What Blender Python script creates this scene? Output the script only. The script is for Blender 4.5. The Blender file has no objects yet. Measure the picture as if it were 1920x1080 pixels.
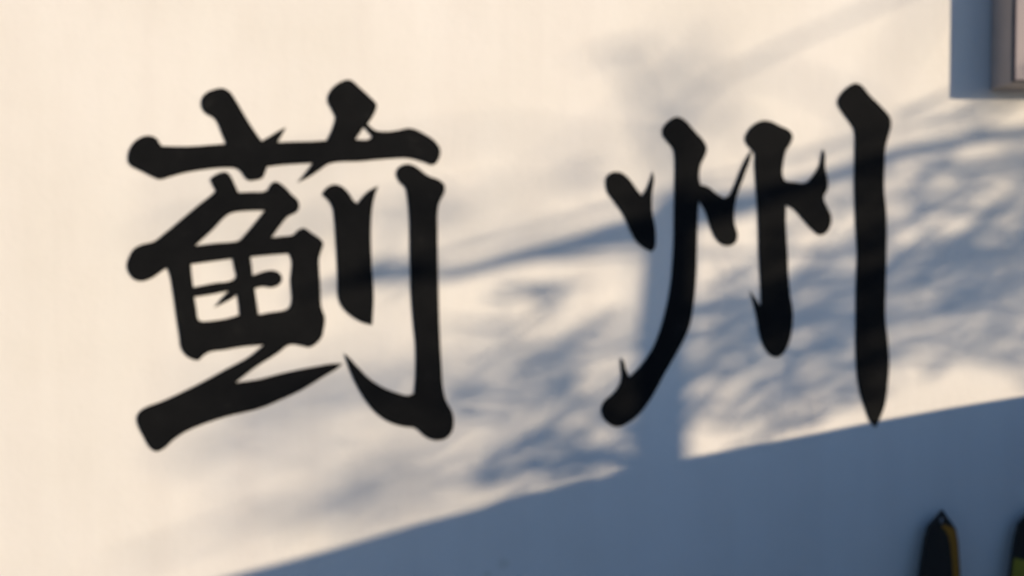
import bpy, bmesh, math, random
from mathutils import Vector, Matrix

R = math.radians
scene = bpy.context.scene
col = scene.collection

# ------------------------------------------------------------------ camera
F_PX = 1707.0                      # focal length in units of a 1920-wide frame
YAW, PITCH = R(3.0), R(-1.5)
CAM = Vector((0.0, -2.2, 2.1))
cam_data = bpy.data.cameras.new("camera")
cam_data.sensor_width = 36.0
cam_data.lens = 36.0 * F_PX / 1920.0
cam_data.clip_start = 0.05
cam_data.clip_end = 3000.0
cam_data.dof.use_dof = True        # the photograph is slightly out of focus on the wall
cam_data.dof.focus_distance = 1.25
cam_data.dof.aperture_fstop = 1.75
cam = bpy.data.objects.new("camera", cam_data)
col.objects.link(cam)
cam.location = CAM
CAM_ROT = Matrix.Rotation(-YAW, 3, 'Z') @ Matrix.Rotation(R(90) + PITCH, 3, 'X')
cam.rotation_euler = CAM_ROT.to_euler()
scene.camera = cam

# ------------------------------------------------------------------ world, sun, exposure
SUN_EL, SUN_AZ = R(10.4), R(48.0)   # azimuth measured from the wall's own normal
world = bpy.data.worlds.new("World")
scene.world = world
world.use_nodes = True
nt = world.node_tree
nt.nodes.clear()
sky = nt.nodes.new("ShaderNodeTexSky")
sky.sky_type = 'NISHITA'
sky.sun_disc = False
sky.sun_elevation = SUN_EL
sky.sun_rotation = math.pi - SUN_AZ
sky.altitude = 100
sky.air_density = 1.0
sky.dust_density = 0.8
sky.ozone_density = 5.6
bg = nt.nodes.new("ShaderNodeBackground")
bg.inputs['Strength'].default_value = 0.142
wo = nt.nodes.new("ShaderNodeOutputWorld")
nt.links.new(sky.outputs[0], bg.inputs[0])
nt.links.new(bg.outputs[0], wo.inputs[0])

SUN = Vector((math.sin(SUN_AZ) * math.cos(SUN_EL), -math.cos(SUN_AZ) * math.cos(SUN_EL), math.sin(SUN_EL)))
sl = bpy.data.lights.new("sun", 'SUN')
sl.energy = 5.0
sl.angle = R(0.55)
sl.color = (1.0, 0.80, 0.555)
so = bpy.data.objects.new("sun", sl)
so.rotation_euler = SUN.to_track_quat('Z', 'Y').to_euler()
so.location = (8, -8, 4)
col.objects.link(so)

scene.view_settings.view_transform = 'Standard'
scene.view_settings.look = 'None'
scene.view_settings.exposure = 0.03
scene.view_settings.gamma = 1.0
scene.cycles.use_denoising = True

# ------------------------------------------------------------------ helpers
def wall_point(px, py, y=0.0):
    """Where the sight line of a traced point meets the plane at distance y of the wall."""
    d = CAM_ROT @ Vector((px - 960.0, 540.0 - py, -F_PX))
    t = (y - CAM.y) / d.y
    return CAM + d * t

def sunward(px, py, dist):
    """Point `dist` metres in front of the wall whose shadow falls on the traced wall spot."""
    w = wall_point(px, py)
    return w + SUN * (dist / -SUN.y)

def tag(o, label=None, cat=None, group=None, kind=None):
    if label: o["label"] = label
    if cat: o["category"] = cat
    if group: o["group"] = group
    if kind: o["kind"] = kind
    return o

def empty(name, loc):
    o = bpy.data.objects.new(name, None)
    o.empty_display_size = 0.1
    o.location = loc
    col.objects.link(o)
    return o

def link_mesh(name, me, mat, parent=None, smooth=False):
    o = bpy.data.objects.new(name, me)
    col.objects.link(o)
    if mat:
        me.materials.append(mat)
    if smooth:
        for p in me.polygons:
            p.use_smooth = True
    if parent:
        o.parent = parent
        o.matrix_parent_inverse = Matrix.Translation(parent.location).inverted()
    return o

def from_bm(name, bm, mat, parent=None, smooth=False):
    bmesh.ops.recalc_face_normals(bm, faces=bm.faces)
    me = bpy.data.meshes.new(name)
    bm.to_mesh(me)
    bm.free()
    return link_mesh(name, me, mat, parent, smooth)

def add_box(bm, x0, x1, y0, y1, z0, z1, bevel=0.0):
    m = Matrix.Translation(((x0 + x1) / 2, (y0 + y1) / 2, (z0 + z1) / 2)) @ Matrix.Diagonal((x1 - x0, y1 - y0, z1 - z0, 1))
    r = bmesh.ops.create_cube(bm, size=1.0, matrix=m)
    if bevel:
        es = list({e for v in r['verts'] for e in v.link_edges})
        bmesh.ops.bevel(bm, geom=es, offset=bevel, segments=2, affect='EDGES', profile=0.5)

def add_tube(bm, pts, radii, n=8):
    rings = []
    for i, p in enumerate(pts):
        a = pts[max(i - 1, 0)]; b = pts[min(i + 1, len(pts) - 1)]
        d = (b - a).normalized()
        u = d.cross(Vector((0, 1, 0)))
        if u.length < 1e-3: u = d.cross(Vector((1, 0, 0)))
        u.normalize(); v = d.cross(u)
        rings.append([bm.verts.new(p + (u * math.cos(k * 2 * math.pi / n) + v * math.sin(k * 2 * math.pi / n)) * radii[i]) for k in range(n)])
    for a, b in zip(rings, rings[1:]):
        for k in range(n):
            bm.faces.new((a[k], a[(k + 1) % n], b[(k + 1) % n], b[k]))
    bm.faces.new(rings[0][::-1]); bm.faces.new(rings[-1])

def smooth_loop(pts, corner=58, step=5.0):
    """Closed outline through the traced points, rounded except at sharp corners."""
    n = len(pts)
    P = [Vector(p) for p in pts]
    tin, tout = [None] * n, [None] * n
    for i in range(n):
        a, b, c = P[i - 1], P[i], P[(i + 1) % n]
        e1, e2 = b - a, c - b
        if e1.length < 1e-6 or e2.length < 1e-6:
            tin[i], tout[i] = e1, e2; continue
        if math.degrees(e1.angle(e2)) > corner:
            tin[i], tout[i] = e1, e2
        else:
            d = (e1.normalized() + e2.normalized()).normalized()
            tin[i], tout[i] = d * e1.length, d * e2.length
    out = []
    for i in range(n):
        j = (i + 1) % n
        L = (P[j] - P[i]).length
        k = max(2, min(10, int(L / step)))
        for s in range(k):
            t = s / k
            h00 = 2*t**3 - 3*t**2 + 1; h10 = t**3 - 2*t**2 + t
            h01 = -2*t**3 + 3*t**2; h11 = t**3 - t**2
            out.append(P[i]*h00 + tout[i]*h10 + P[j]*h01 + tin[j]*h11)
    return out

def flat_shape(name, loops, mat, y0, thick, parent, edge=0.0):
    """A sheet of the given (x, z) outlines (first outer, rest holes) standing on plane y = y0."""
    cu = bpy.data.curves.new(name, 'CURVE')
    cu.dimensions = '2D'
    cu.fill_mode = 'BOTH'
    cu.extrude = thick / 2
    cu.bevel_depth = edge
    for lp in loops:
        sp = cu.splines.new('POLY')
        sp.points.add(len(lp) - 1)
        for q, p in zip(sp.points, lp):
            q.co = (p[0], p[1], 0, 1)
        sp.use_cyclic_u = True
    tmp = bpy.data.objects.new(name + "_tmp", cu)
    col.objects.link(tmp)
    dg = bpy.context.evaluated_depsgraph_get()
    me = bpy.data.meshes.new_from_object(tmp.evaluated_get(dg))
    bpy.data.objects.remove(tmp)
    bpy.data.curves.remove(cu)
    me.transform(Matrix.Rotation(R(90), 4, 'X'))
    me.transform(Matrix.Translation((0, y0 - thick / 2 - edge, 0)))
    me.materials.clear()
    me.name = name
    return link_mesh(name, me, mat, parent)

# ------------------------------------------------------------------ materials
def new_mat(name):
    m = bpy.data.materials.new(name)
    m.use_nodes = True
    n = m.node_tree.nodes
    b = n["Principled BSDF"]
    return m, m.node_tree, n, b

def noise(nt_, scale, detail=4, rough=0.55, vec=None):
    t = nt_.nodes.new("ShaderNodeTexNoise")
    t.inputs['Scale'].default_value = scale
    t.inputs['Detail'].default_value = detail
    t.inputs['Roughness'].default_value = rough
    if vec: nt_.links.new(vec, t.inputs['Vector'])
    return t.outputs['Fac']

def ramp(nt_, fac, stops):
    r = nt_.nodes.new("ShaderNodeValToRGB")
    e = r.color_ramp.elements
    while len(e) < len(stops): e.new(0.5)
    for el, (p, c) in zip(e, stops):
        el.position = p
        el.color = c if len(c) == 4 else (*c, 1)
    nt_.links.new(fac, r.inputs[0])
    return r.outputs[0]

def mix(nt_, fac, a, b, mode='MIX'):
    m = nt_.nodes.new("ShaderNodeMix")
    m.data_type = 'RGBA'; m.blend_type = mode
    for sock, v in ((m.inputs[0], fac), (m.inputs[6], a), (m.inputs[7], b)):
        if hasattr(v, 'is_linked'): nt_.links.new(v, sock)
        elif isinstance(v, (int, float)): sock.default_value = v
        else: sock.default_value = (*v, 1)
    return m.outputs[2]

def mapped(nt_, scale=(1, 1, 1)):
    tc = nt_.nodes.new("ShaderNodeTexCoord")
    mp = nt_.nodes.new("ShaderNodeMapping")
    mp.inputs['Scale'].default_value = scale
    nt_.links.new(tc.outputs['Object'], mp.inputs[0])
    return mp.outputs[0]

def bump(nt_, h, strength, dist, b):
    n = nt_.nodes.new("ShaderNodeBump")
    n.inputs['Strength'].default_value = strength
    n.inputs['Distance'].default_value = dist
    nt_.links.new(h, n.inputs['Height'])
    nt_.links.new(n.outputs[0], b.inputs['Normal'])

def stain(nt_, centre, radius, soft_scale=14.0, stretch=1.0):
    """Mask (0..1) of an irregular blotch round a point of the wall."""
    tc = nt_.nodes.new("ShaderNodeTexCoord")
    mp = nt_.nodes.new("ShaderNodeMapping")
    mp.inputs['Location'].default_value = (-centre[0], 0, -centre[1] * stretch)
    mp.inputs['Scale'].default_value = (1, 0, stretch)
    nt_.links.new(tc.outputs['Object'], mp.inputs[0])
    nz = nt_.nodes.new("ShaderNodeTexNoise"); nz.inputs['Scale'].default_value = soft_scale
    nt_.links.new(tc.outputs['Object'], nz.inputs['Vector'])
    ln = nt_.nodes.new("ShaderNodeVectorMath"); ln.operation = 'LENGTH'
    nt_.links.new(mp.outputs[0], ln.inputs[0])
    ad = nt_.nodes.new("ShaderNodeMath"); ad.operation = 'MULTIPLY_ADD'
    nt_.links.new(nz.outputs['Fac'], ad.inputs[0])
    ad.inputs[1].default_value = radius * 1.4
    nt_.links.new(ln.outputs['Value'], ad.inputs[2])
    mr = nt_.nodes.new("ShaderNodeMapRange")
    mr.inputs['From Min'].default_value = radius * 1.7
    mr.inputs['From Max'].default_value = radius * 0.9
    nt_.links.new(ad.outputs[0], mr.inputs[0])
    return mr.outputs[0]

def scaled(nt_, v, k):
    m = nt_.nodes.new("ShaderNodeMath"); m.operation = 'MULTIPLY'
    nt_.links.new(v, m.inputs[0]); m.inputs[1].default_value = k
    return m.outputs[0]

# plaster
M_PLASTER, t, n, b = new_mat("cream_plaster")
streaks = noise(t, 1.0, 5, 0.6, mapped(t, (9.0, 9.0, 0.55)))
blot = noise(t, 1.3, 5, 0.6, mapped(t))
c = ramp(t, streaks, [(0.30, (0.775, 0.755, 0.735)), (0.55, (0.80, 0.785, 0.765)), (0.75, (0.81, 0.80, 0.78))])
c2 = ramp(t, blot, [(0.33, (0.915, 0.91, 0.885)), (0.66, (1.0, 1.0, 1.0))])
c = mix(t, 1.0, c, c2, 'MULTIPLY')
p1 = wall_point(943, 1056); p2 = wall_point(914, 1078); p3 = wall_point(1925, 925)
c = mix(t, scaled(t, stain(t, (p1.x, p1.z), 0.020, 30), 0.32), c, (0.40, 0.42, 0.33))
c = mix(t, scaled(t, stain(t, (p2.x, p2.z), 0.015, 30), 0.28), c, (0.40, 0.42, 0.33))
c = mix(t, scaled(t, stain(t, (p3.x, p3.z), 0.035, 20), 0.6), c, (0.88, 0.89, 0.82))
t.links.new(c, b.inputs['Base Color'])
b.inputs['Roughness'].default_value = 0.92
b.inputs['Specular IOR Level'].default_value = 0.15
g1 = noise(t, 55, 6, 0.65, mapped(t)); g2 = noise(t, 3.5, 3, 0.5, mapped(t))
ad = t.nodes.new("ShaderNodeMath"); ad.operation = 'MULTIPLY_ADD'
t.links.new(g2, ad.inputs[0]); ad.inputs[1].default_value = 3.0; t.links.new(g1, ad.inputs[2])
bump(t, ad.outputs[0], 0.34, 0.003, b)

# black wall paint
M_INK, t, n, b = new_mat("black_wall_paint")
a1 = noise(t, 14, 5, 0.65, mapped(t))
c = ramp(t, a1, [(0.35, (0.006, 0.0066, 0.0076)), (0.62, (0.008, 0.0086, 0.0096)), (0.78, (0.018, 0.0186, 0.019))])
t.links.new(c, b.inputs['Base Color'])
b.inputs['Roughness'].default_value = 0.8
b.inputs['Specular IOR Level'].default_value = 0.07
bump(t, noise(t, 60, 5, 0.6, mapped(t)), 0.25, 0.002, b)

def plain(name, colr, rough=0.6, var=0.12, scale=8, metallic=0.0, spec=0.4, bmp=0.1):
    m, t, n, b = new_mat(name)
    f = noise(t, scale, 5, 0.6, mapped(t))
    lo = tuple(max(0, v * (1 - var)) for v in colr); hi = tuple(min(1, v * (1 + var)) for v in colr)
    t.links.new(ramp(t, f, [(0.3, lo), (0.7, hi)]), b.inputs['Base Color'])
    b.inputs['Roughness'].default_value = rough
    b.inputs['Metallic'].default_value = metallic
    b.inputs['Specular IOR Level'].default_value = spec
    if bmp: bump(t, noise(t, scale * 6, 4, 0.6, mapped(t)), bmp, 0.002, b)
    return m

M_BOXRIM = plain("brown_grey_metal", (0.40, 0.35, 0.325), 0.5, 0.12, 6)
M_GASKET = plain("dark_rubber", (0.05, 0.05, 0.055), 0.7, 0.1, 10)
M_PINK = plain("pale_pink_panel", (0.195, 0.165, 0.195), 0.45, 0.06, 2.5)
M_SKIBLACK = plain("black_ski_top", (0.015, 0.014, 0.013), 0.42, 0.25, 12, spec=0.3)
M_AMBER = plain("amber_ski_stripe", (0.33, 0.14, 0.010), 0.45, 0.15, 10, spec=0.3)
M_LIME = plain("lime_ski_graphic", (0.28, 0.24, 0.024), 0.45, 0.25, 14, spec=0.3)
M_STEEL = plain("ski_edge_steel", (0.16, 0.16, 0.17), 0.4, 0.1, 10, metallic=0.8)
M_BIND = plain("binding_plastic", (0.03, 0.03, 0.033), 0.5, 0.2, 12)
M_GROUND = plain("grey_concrete", (0.25, 0.25, 0.25), 0.9, 0.18, 1.2, bmp=0.4)
M_SHEDWALL = plain("grey_render", (0.45, 0.44, 0.43), 0.9, 0.15, 2.0, bmp=0.3)
M_BARK = plain("grey_brown_bark", (0.11, 0.085, 0.065), 0.9, 0.35, 9.0, bmp=0.6)
M_LEAF = plain("dry_green_foliage", (0.060, 0.075, 0.032), 0.6, 0.4, 5.0, bmp=0)
M_COPING = plain("grey_coping_tile", (0.12, 0.12, 0.125), 0.8, 0.2, 5.0)

# ------------------------------------------------------------------ setting
bm = bmesh.new()
bmesh.ops.create_grid(bm, x_segments=2, y_segments=2, size=600)
g = from_bm("ground", bm, M_GROUND)
tag(g, kind="structure")

bm = bmesh.new()
add_box(bm, -6.5, 8.0, 0.0, 0.32, -0.05, 4.3)
wall = from_bm("plaster_wall", bm, M_PLASTER)
tag(wall, "long cream plastered wall carrying two large black brush characters", "wall")
bm = bmesh.new()
add_box(bm, -6.6, 8.1, -0.12, 0.44, 4.302, 4.42, 0.02)
from_bm("coping", bm, M_COPING, wall)

# ------------------------------------------------------------------ the two painted characters
def Z(region, *pts):
    """Points measured in an enlarged view of the photograph -> 1920x1080 units."""
    ox, oy, k = {'a': (200, 120, 680 / 1920), 'b': (200, 480, 680 / 1836),
                 'c': (1080, 120, 640 / 1920), 'd': (1080, 460, 640 / 1819)}[region]
    return [(ox + u * k, oy + v * k) for u, v in pts]

def to_wall(loop):
    out = []
    for q in smooth_loop(loop):
        w = wall_point(q.x, q.y)
        out.append((w.x, w.z))
    return out

grass_outer = Z('a', (115,520),(112,495),(122,450),(150,410),(190,385),(235,380),(270,398),(290,432),(320,435),(440,436),(560,428),(632,422),
    (610,370),(580,300),(560,280),(525,262),(503,230),(502,190),(525,155),(570,135),(615,128),(650,145),(680,185),(730,270),(790,365),(822,408),
    (870,380),(920,350),(950,335),(935,365),(905,415),(980,412),(1080,410),(1165,405),
    (1185,365),(1205,310),(1210,285),(1190,240),(1168,190),(1180,150),(1215,110),(1265,85),(1290,85),(1340,125),(1400,180),(1430,215),(1425,245),(1405,285),(1382,318),
    (1420,350),(1480,358),(1550,350),(1590,340),(1630,345),(1690,375),(1740,410),(1768,460),(1760,500),(1740,530),(1720,535),(1680,520),(1600,500),(1500,502),(1350,515),(1175,530),
    (1130,560),(1070,600),(1010,628),(1050,580),(1090,525),(1000,530),(900,538),(850,545),
    (838,580),(825,605),(790,615),(755,618),(735,605),(715,575),(690,555),(620,550),(500,562),(400,580),(330,600),(280,612),(250,600),(180,565),(130,540))
grass_hole = Z('a', (1362,335),(1405,385),(1390,398),(1318,400))
fish_outer = (Z('a', (548,610),(570,590),(635,572),(655,590),(680,640),(698,680),(760,678),(850,668),(870,635),(895,622),(930,640),(980,690),(1015,725),(1020,760),(1005,785),(960,808),(920,855),(875,918),
    (930,912),(990,903),(1015,878),(1045,868),(1080,890),(1135,930),(1148,950),(1138,985),(1125,1030))
  + Z('b', (1075,40),(1082,150),(1088,260),(1105,310),(1100,370),(1090,410),(1060,445),(1030,462),(990,455),(950,448),(920,452),(870,490),(760,560),(655,640),
    (760,625),(900,590),(1050,560),(1140,545),(1195,543),(1180,560),(1100,610),(985,680),(900,720),(780,770),(600,815),(480,855),(400,890),(340,930),(290,975),(255,990),(225,975),(185,910),(160,860),(152,820),(165,790),(190,770),(280,735),(400,680),(500,630),(600,575),(720,510),(795,450),
    (700,458),(600,475),(520,487),(490,505),(465,528),(430,520),(395,495),(375,460),(370,420),(355,320),(335,180),(318,90),(305,60),(270,85),(230,112),(180,128),(140,118),(115,90),(103,55))
  + Z('a', (120,1020),(150,975),(190,955),(250,940),(310,895),(400,820),(490,745),(560,690),(578,672),(560,640)))
fish_holes = [Z('a', (470,962),(560,880),(640,800),(665,788),(740,778),(838,775),(790,835),(740,895),(705,932),(690,938),(580,948)),
    Z('b', (427,42),(530,28),(637,14),(648,70),(655,105),(645,118),(540,138),(440,158),(432,100)),
    Z('b', (728,5),(820,-4),(922,-12),(935,20),(930,120),(925,260),(905,272),(830,285),(770,296),(755,200),(750,165),(790,155),(840,160),(875,145),(890,115),(875,85),(840,72),(790,80),(740,98),(735,50)),
    Z('b', (445,208),(530,195),(618,178),(590,205),(565,235),(545,260),(590,240),(640,212),(660,195),(668,250),(672,298),(600,318),(530,328),(480,330),(468,325),(455,270))]
knife_short = (Z('a', (1140,690),(1160,660),(1200,638),(1240,645),(1280,680),(1310,725),(1328,738),(1345,715),(1390,670),(1440,645),(1425,680),(1410,740),(1400,850),(1400,950))
  + Z('b', (1343,54),(1350,150),(1352,220),(1345,350),(1300,338),(1240,305),(1190,255),(1172,210),(1168,100),(1165,20)) + Z('a', (1210,900),(1205,830),(1195,760),(1175,725)))
knife_hook = (Z('a', (1532,585),(1540,555),(1565,535),(1605,530),(1640,545),(1700,590),(1770,620),(1790,645),(1788,680),(1765,725),(1755,760),(1752,900))
  + Z('b', (1678,54),(1680,150),(1685,350),(1695,550),(1705,680),(1720,735),(1750,790),(1758,840),(1748,890),(1715,925),(1665,933),(1615,915),(1575,880),(1560,870),(1500,862),(1430,840),(1370,800),(1320,745),(1270,665),(1235,590),(1210,520),(1203,492),(1222,508),(1270,560),(1330,620),(1400,665),(1470,692),(1530,705),(1555,695),(1562,600),(1562,450),(1552,350),(1540,200),(1535,54))
  + Z('a', (1603,900),(1600,800),(1590,700),(1580,655),(1550,625)))
left_dot = Z('c', (165,670),(168,640),(190,615),(230,605),(270,620),(310,660),(345,710),(370,740),(390,710),(415,650),(430,605),(438,640),(428,730),(428,830),(445,920),(448,990),(440,1040),(425,1055),(390,1040),(340,1000),(305,940),(265,850),(210,770),(175,720))
sweep = (Z('c', (483,385),(490,355),(520,320),(570,297),(610,315),(660,370),(715,430),(735,470),(728,510),(700,570),(692,640),(700,680),(740,690),(790,730),(835,755),(860,740),(885,690),(930,580),(970,505),(988,484),(983,520),(945,630),(905,740),(890,820),(892,900),(908,960),(900,1000),(870,1022),(830,1020),(790,990),(755,920),(725,830),(690,770),(685,850),(680,1000))
  + Z('d', (643,57),(640,160),(625,320),(605,430),(560,530),(480,670),(390,830),(330,905),(270,950),(220,968),(175,950),(140,910),(133,870),(150,830),(200,785),(235,730),(240,690),(236,640),(235,600),(250,610),(265,660),(285,700),(340,645),(400,560),(440,470),(475,350),(500,220),(512,100))
  + Z('c', (548,980),(549,850),(552,700),(552,520),(545,480),(510,435),(488,405)))
middle = (Z('c', (948,425),(960,385),(1000,340),(1050,318),(1090,322),(1150,350),(1200,375),(1218,405),(1205,450),(1180,490),(1168,540),(1162,630),(1175,655),(1230,665),(1290,668),(1330,630),(1365,570),(1380,500),(1388,478),(1400,510),(1400,580),(1415,650),(1415,700),(1392,755),(1410,800),(1435,860),(1430,910),(1400,955),(1365,962),(1330,935),(1270,870),(1220,815),(1180,795),(1180,900))
  + Z('d', (1127,57),(1130,150),(1140,260),(1155,360),(1150,450),(1130,530),(1100,580),(1070,597),(1035,585),(1000,540),(975,470),(960,380),(940,300),(925,240),(950,275),(983,325),(980,200),(972,57))
  + Z('c', (1022,900),(1010,700),(1002,560),(1000,500),(965,460)))
pillar = (Z('c', (1468,215),(1480,180),(1520,135),(1570,108),(1600,118),(1650,175),(1720,245),(1765,300),(1772,340),(1755,410),(1740,470),(1735,560),(1732,700),(1745,850))
  + Z('d', (1653,57),(1650,200),(1648,400),(1660,500),(1667,630),(1660,740),(1645,850),(1620,920),(1595,970),(1570,945),(1535,860),(1505,760),(1490,620),(1488,400),(1490,200),(1495,57))
  + Z('c', (1570,900),(1562,650),(1565,480),(1560,370),(1530,320),(1490,265)))

def character(label, pieces, base_px):
    b0 = wall_point(*base_px)
    e = empty("painted_character", (b0.x, 0.0, b0.z))
    tag(e, label, "character", "black characters painted on the wall")
    for plabel, loops in pieces:
        o = flat_shape("brush_stroke", [to_wall(l) for l in loops], M_INK, -0.0005, 0.0016, e)
        o["label"] = plabel
    return e

character("black painted brush character with a grass top, boxed window shape and long hooked stroke", [
    ("long crossbar with two short slanted strokes", [grass_outer, grass_hole]),
    ("roofed four-pane body joined to the sharp rising bottom stroke", [fish_outer] + fish_holes),
    ("short upright stroke with forked head", [knife_short]),
    ("long upright stroke ending in a hook", [knife_hook])], (540, 840))
character("black painted brush character of three tall uprights with dots between, crossed by a trunk's shadow", [
    ("detached slanting dot with a spur", [left_dot]),
    ("upright sweeping off to the lower left, with its dot", [sweep]),
    ("shorter middle upright with its dot", [middle]),
    ("tallest straight upright with pointed foot", [pillar])], (1400, 800))

# ------------------------------------------------------------------ wall box at the upper right
DEP = 0.088
bl = wall_point(1855, 169)
xl, zb = bl.x, bl.z
W, H = 0.62, 0.80
box = empty("wall_box", (xl, 0, zb))
tag(box, "brown-grey wall box with pinkish front panel, throwing a square shadow", "box")
bm = bmesh.new()
add_box(bm, xl, xl + W, -DEP, -0.0008, zb, zb + H, 0.003)
from_bm("housing", bm, M_BOXRIM, box)
bm = bmesh.new()
add_box(bm, xl + 0.002, xl + W - 0.002, -DEP - 0.004, -DEP - 0.0006, zb + 0.002, zb + H - 0.002, 0.001)
from_bm("gasket", bm, M_GASKET, box)
bm = bmesh.new()
add_box(bm, xl + 0.005, xl + W - 0.005, -DEP - 0.009, -DEP - 0.0045, zb + 0.005, zb + H - 0.005, 0.002)
from_bm("front_panel", bm, M_PINK, box)

# ------------------------------------------------------------------ skis leaning on the wall
def ski(label, tip_px, amber, plane_y=-0.03, roll=R(4.5), foot=0.16):
    tip = wall_point(tip_px[0], tip_px[1], plane_y)
    L = tip.z                                    # stands on the ground
    e = empty("ski", (tip.x - L * math.tan(roll), -foot, 0))
    tag(e, label, "ski", "skis leaning against the wall")
    lean = math.atan2(foot + plane_y, L)
    def frame(o):
        o.parent = e
        o.matrix_parent_inverse = Matrix.Identity(4)
        o.rotation_euler = (-lean, roll, 0)
    s = 0.00133                                  # metres per traced unit
    half = [(0, 0), (8, -11), (17, -21), (25.5, -32), (31, -56), (35, -90), (38.5, -125), (40, -165), (38.5, -230), (33, -400), (30, -560), (30.5, -700), (33, -850), (36, -960)]
    scale = L / (math.cos(lean) * math.cos(roll))
    right = [(x * s, y * s + scale) for x, y in half if y * s + scale > 0.05]
    right.append((right[-1][0] * 0.9, 0.01)); right.append((0.012, 0.0))
    outer = right + [(-x, z) for x, z in reversed(right) if x > 1e-6]
    hole_c = (0, scale - 18 * s)
    hole = [(hole_c[0] + 4.8 * s * math.cos(a), hole_c[1] + 6.5 * s * math.sin(a)) for a in [k * math.pi / 8 for k in range(16)]]
    o = flat_shape("ski_board", [outer, hole], M_SKIBLACK, 0.0, 0.010, None, 0.0008)
    frame(o)
    if amber:
        st = [(1, -24), (8, -27), (17, -29), (24, -33), (29.5, -56), (33.5, -90), (37, -125), (38.3, -165), (36.5, -230), (31.2, -400), (28.2, -560),
              (20, -560), (21, -400), (26, -230), (26.5, -165), (24.5, -125), (20.5, -90), (16, -60), (12, -46), (6, -36), (-1, -31)]
        o = flat_shape("stripe", [[(x * s, y * s + scale) for x, y in st]], M_AMBER, -0.0118, 0.0008, None)
    else:
        st = [(-36.5, -93), (-20, -95.5), (0, -96), (20, -95), (33.5, -93), (37, -125), (38.3, -165), (36.5, -230), (31.2, -400), (28.2, -520), (-28.2, -560), (-31.2, -400), (-36.5, -230), (-38.3, -165), (-37, -125)]
        st[0] = (-34, -93)
        o = flat_shape("stripe", [[(x * s, y * s + scale) for x, y in st]], M_LIME, -0.0118, 0.0008, None)
    frame(o)
    for nm, z0, z1, w, d in (("toe_binding", 0.60, 0.70, 0.030, 0.045), ("heel_binding", 0.28, 0.40, 0.032, 0.06), ("brake", 0.41, 0.45, 0.048, 0.02)):
        bm = bmesh.new()
        add_box(bm, -w, w, -0.0125 - d, -0.0122, z0, z1, 0.006)
        o = from_bm(nm, bm, M_BIND); frame(o)
    return e

ski("black ski with an amber stripe down one edge, leaning on the shaded wall", (1764, 956), True)
ski("black ski with a lime yellow lower part, leaning on the shaded wall", (1933, 951), False)

# ------------------------------------------------------------------ courtyard wall meeting the plaster wall at a right angle (throws the low shadow)
XE = 1.80
edge = [(-1100, 1650), (-700, 1470), (-200, 1290), (150, 1168), (420, 1083), (620, 1030), (800, 978), (905, 950), (945, 934), (1010, 924), (1100, 901), (1180, 880), (1300, 856), (1480, 822), (1640, 790), (1790, 763), (1920, 742), (2100, 708)]
TA = math.tan(SUN_AZ)
prof = []
for px, py in edge:
    w = wall_point(px, py)
    prof.append(sunward(px, py, (XE - w.x) / TA))
prof.append(Vector((XE, -0.002, prof[-1].z)))
court = empty("courtyard_wall", (XE + 0.13, prof[0].y / 2, 0))
tag(court, "low grey courtyard wall running out from the plaster wall beside the skis", "wall")
def strip(name, x0, x1, hi, lo, mat):
    bm = bmesh.new()
    cols = [[bm.verts.new((x, p.y, z)) for p, z in zip(prof, zs)] for x, zs in ((x0, hi), (x1, hi), (x1, lo), (x0, lo))]
    for i in range(len(prof) - 1):
        for k in range(4):
            a, b2 = cols[k], cols[(k + 1) % 4]
            bm.faces.new((a[i], a[i + 1], b2[i + 1], b2[i]))
    for i in (0, -1):
        bm.faces.new([c_[i] for c_ in cols])
    return from_bm(name, bm, mat, court)
zt = [p.z for p in prof]
strip("coping", XE, XE + 0.34, zt, [z - 0.06 for z in zt], M_COPING)
strip("masonry", XE + 0.05, XE + 0.29, [z - 0.062 for z in zt], [-0.03] * len(zt), M_SHEDWALL)

# ------------------------------------------------------------------ trees behind the shed (throw the branch shadows)
rnd = random.Random(11)
PXM = 0.00130

def limb(bm, pts, widths, dists):
    P = [sunward(px, py, d) for (px, py), d in zip(pts, dists)]
    add_tube(bm, P, [w * PXM / 2 for w in widths], 8)

def blade(bm, c, d, length, width):
    """One narrow leaf as a folded two-quad blade."""
    d = d.normalized()
    s = d.cross(Vector((rnd.uniform(-.5, .5), 1, rnd.uniform(-.5, .5)))).normalized() * (width / 2)
    nrm = d.cross(s).normalized() * (width * 0.18)
    a = bm.verts.new(c); m1 = bm.verts.new(c + d * length * .5 + s + nrm); m2 = bm.verts.new(c + d * length * .5 - s + nrm)
    mm = bm.verts.new(c + d * length * .45); e_ = bm.verts.new(c + d * length)
    bm.faces.new((a, m1, e_, mm)); bm.faces.new((a, mm, e_, m2))

def spray(bw, bl_, px, py, ang, length, dist, n, lw=(0.06, 0.14), ww=(0.010, 0.022)):
    """A twig with leaves along it, its shadow starting at the traced spot and running along ang (degrees, up positive)."""
    pts = []; x, y, a = px, py, ang
    seg = 6
    for i in range(seg + 1):
        pts.append(sunward(x, y, dist + rnd.uniform(-.05, .05) * i))
        a += rnd.uniform(-9, 9)
        x += math.cos(R(a)) * length / seg; y -= math.sin(R(a)) * length / seg
    add_tube(bw, pts, [0.006 * (1 - .8 * i / seg) + 0.0012 for i in range(seg + 1)], 5)
    for i in range(n):
        f = rnd.random() ** 0.8 * seg
        k = min(int(f), seg - 1)
        p = pts[k].lerp(pts[k + 1], f - k)
        d = (pts[k + 1] - pts[k]).normalized()
        d = (d + Vector((rnd.uniform(-.7, .7), rnd.uniform(-.8, .8), rnd.uniform(-.55, .45)))).normalized()
        blade(bl_, p, d, rnd.uniform(*lw), rnd.uniform(*ww))

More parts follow.
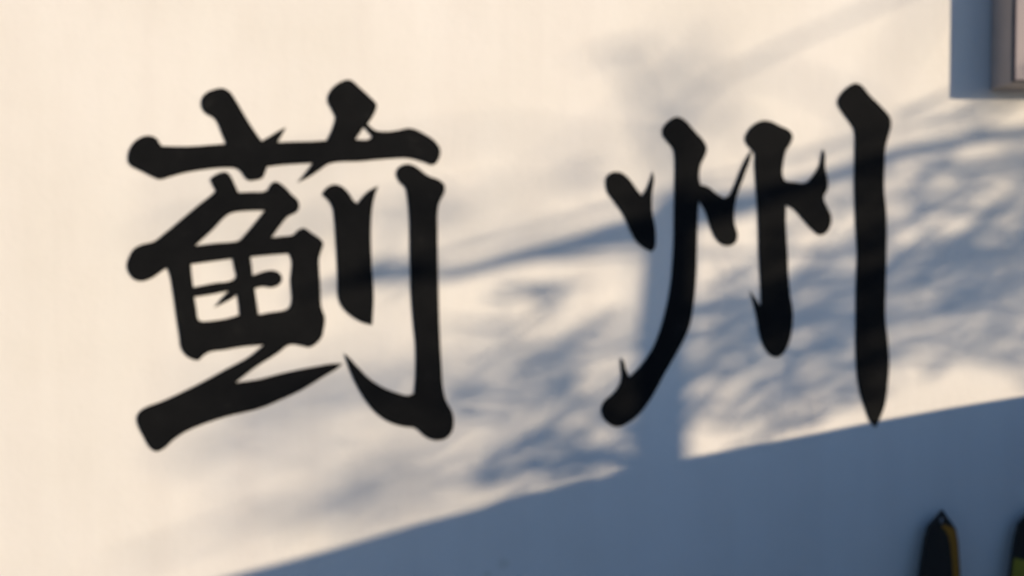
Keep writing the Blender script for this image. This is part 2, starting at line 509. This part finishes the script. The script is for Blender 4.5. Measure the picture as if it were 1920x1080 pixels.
def tree(label, base_px, limbs, regions, connect, dist):
    bx = sunward(base_px[0], base_px[1], dist)
    e = empty("tree", (bx.x, bx.y, 0))
    tag(e, label, "tree", "trees beyond the courtyard wall")
    bt = bmesh.new()
    pts, widths, dists = limbs[0]
    P = [Vector((bx.x, bx.y, -0.05))] + [sunward(px, py, d) for (px, py), d in zip(pts, dists)]
    add_tube(bt, P, [widths[0] * PXM * .45] + [w * PXM * .35 for w in widths], 12)
    from_bm("trunk", bt, M_BARK, e, True)
    for pts, widths, dists in limbs[1:]:
        bb = bmesh.new(); limb(bb, pts, widths, dists)
        from_bm("limb", bb, M_BARK, e, True)
    bw, bl_ = bmesh.new(), bmesh.new()
    for (xa, xb, ya, yb, n, ang, ln, leaves, dr, lw, ww) in regions:
        off = rnd.random()
        for i in range(n):                         # evenly scattered (golden-ratio sequence)
            px = xa + (xb - xa) * ((off + 0.7548776 * i) % 1.0)
            py = ya + (yb - ya) * ((off * 2 + 0.5698403 * i) % 1.0)
            dd = rnd.uniform(*dr)
            a = ang + rnd.uniform(-26, 26)
            spray(bw, bl_, px, py, a, ln * rnd.uniform(.6, 1.3), dd, leaves, lw, ww)
            if connect and rnd.random() < connect:
                lm = rnd.choice(limbs); q = rnd.choice(range(len(lm[0])))
                A = sunward(*lm[0][q], lm[2][q]); B = sunward(px, py, dd)
                M_ = A.lerp(B, .5) + Vector((0, 0, rnd.uniform(-.05, .1)))
                add_tube(bw, [A, M_, B], [.006, .005, .004], 5)
    from_bm("twigs", bw, M_BARK, e)["kind"] = "stuff"
    from_bm("crown", bl_, M_LEAF, e)["kind"] = "stuff"
    return e

NEAR = 3.0
S, B_ = (0.05, 0.13), (0.006, 0.015)
tree("leafy tree with a forked straight trunk, its crown shading the painted wall", (1240, 1250), [
    ([(1238, 1000), (1236, 800), (1243, 600), (1252, 450), (1262, 385)], [116, 112, 104, 90, 72], [3.3, 3.3, 3.2, 3.1, 3.0]),
    ([(1255, 430), (1150, 440), (1060, 462), (950, 488), (840, 517), (725, 512), (640, 530), (540, 560)], [66, 52, 34, 26, 22, 34, 20, 6], [3.0, 3.0, 3.1, 3.2, 3.3, 3.4, 3.6, 3.8]),
    ([(1250, 410), (1340, 390), (1420, 374), (1560, 330), (1680, 290), (1800, 262), (1920, 246), (2150, 190)], [72, 54, 34, 24, 22, 22, 22, 14], [3.0, 3.0, 3.0, 3.0, 3.0, 3.0, 3.0, 3.0]),
    ([(1250, 600), (1340, 570), (1450, 545), (1600, 540), (1760, 500), (1930, 450)], [24, 18, 12, 10, 10, 8], [NEAR, 3.1, 3.2, 3.4, 3.6, 3.8]),
    ([(1240, 760), (1320, 700), (1430, 680), (1600, 620), (1800, 560), (2000, 520)], [24, 16, 12, 10, 10, 8], [NEAR, 3.1, 3.2, 3.3, 3.5, 3.6]),
    ([(1240, 860), (1150, 790), (1060, 740), (960, 700)], [24, 16, 10, 6], [NEAR, 3.2, 3.4, 3.5]),
    ([(1240, 890), (1120, 860), (1000, 880), (900, 890)], [34, 24, 14, 8], [NEAR, 3.1, 3.1, 3.2]),
], [
    (1650, 1950, 400, 630, 34, 18, 180, 9, (2.6, 4.4), S, B_),
    (1600, 1950, 300, 400, 10, 18, 160, 9, (2.8, 4.4), S, B_),
    (1620, 1950, 630, 720, 6, 18, 160, 8, (2.8, 4.4), S, B_),
    (1950, 2400, 300, 640, 40, 18, 200, 14, (2.8, 4.4), S, B_),
    (1480, 1650, 440, 720, 16, 20, 160, 10, (2.8, 4.4), S, B_),
    (1270, 1470, 540, 840, 24, 16, 170, 10, (2.8, 4.6), S, B_),
    (1060, 1180, 490, 860, 14, 200, 130, 9, (2.9, 4.6), S, B_),
    (880, 1060, 560, 860, 7, 195, 150, 8, (3.0, 4.8), S, B_),
    (960, 1180, 830, 900, 9, 195, 140, 12, (2.8, 4.0), S, B_),
    (700, 745, 490, 525, 3, 5, 50, 10, (3.2, 3.6), S, (0.01, 0.02)),
    (1650, 1930, 400, 640, 9, 20, 200, 9, (2.4, 3.0), S, (0.010, 0.020)),
    (1280, 1560, 540, 840, 10, 24, 170, 8, (2.6, 3.6), S, (0.010, 0.018)),
    (930, 1170, 520, 880, 6, 205, 150, 7, (2.8, 3.4), S, (0.009, 0.016)),
    (1700, 1900, 205, 250, 6, 15, 140, 9, (2.8, 3.6), S, B_),
], 0.2, NEAR)

FAR = 8.0
S2, B2 = (0.07, 0.16), (0.008, 0.018)
tree("thinly leaved taller tree further back from the painted wall", (1215, 1250), [
    ([(1225, 1000), (1225, 700), (1232, 420), (1240, 280), (1225, 130)], [60, 50, 28, 12, 5], [FAR] * 5),
    ([(1240, 300), (1275, 210), (1340, 150), (1480, 82), (1640, 12), (1820, -70)], [6, 8, 7, 8, 8, 6], [6.0, 5.5, 5.0, 4.6, 4.5, 4.5]),
    ([(1228, 160), (1200, 85), (1150, 90), (1080, 120)], [4, 9, 8, 4], [FAR, 6.5, 6.0, 6.0]),
    ([(1540, 330), (1620, 200), (1680, 110), (1740, 10), (1780, -80)], [4, 5, 6, 10, 10], [FAR] * 5),
    ([(1225, 620), (1000, 640), (800, 700), (560, 760), (300, 850)], [14, 10, 8, 6, 4], [FAR] * 5),
    ([(1225, 820), (900, 860), (600, 920), (400, 1000), (220, 1062)], [14, 11, 10, 9, 7], [FAR] * 5),
], [
    (800, 1150, 320, 450, 8, 195, 140, 3, (6, 10), S2, B2),
    (440, 920, 640, 980, 34, 195, 200, 3, (6, 10), S2, B2),
    (560, 760, 260, 460, 5, 190, 200, 3, (6, 10), S2, B2),
    (300, 480, 260, 420, 3, 190, 180, 2, (6, 10), S2, B2),
    (1190, 1290, 130, 360, 7, 60, 110, 3, (6, 10), S2, B2),
    (1450, 1900, 260, 420, 10, 20, 200, 4, (6, 9), S2, B2),
    (1300, 1900, 480, 700, 20, 18, 200, 5, (5, 9), S2, B2),
    (860, 1180, 560, 900, 11, 190, 200, 4, (5, 9), S2, B2),
], 0.03, FAR)
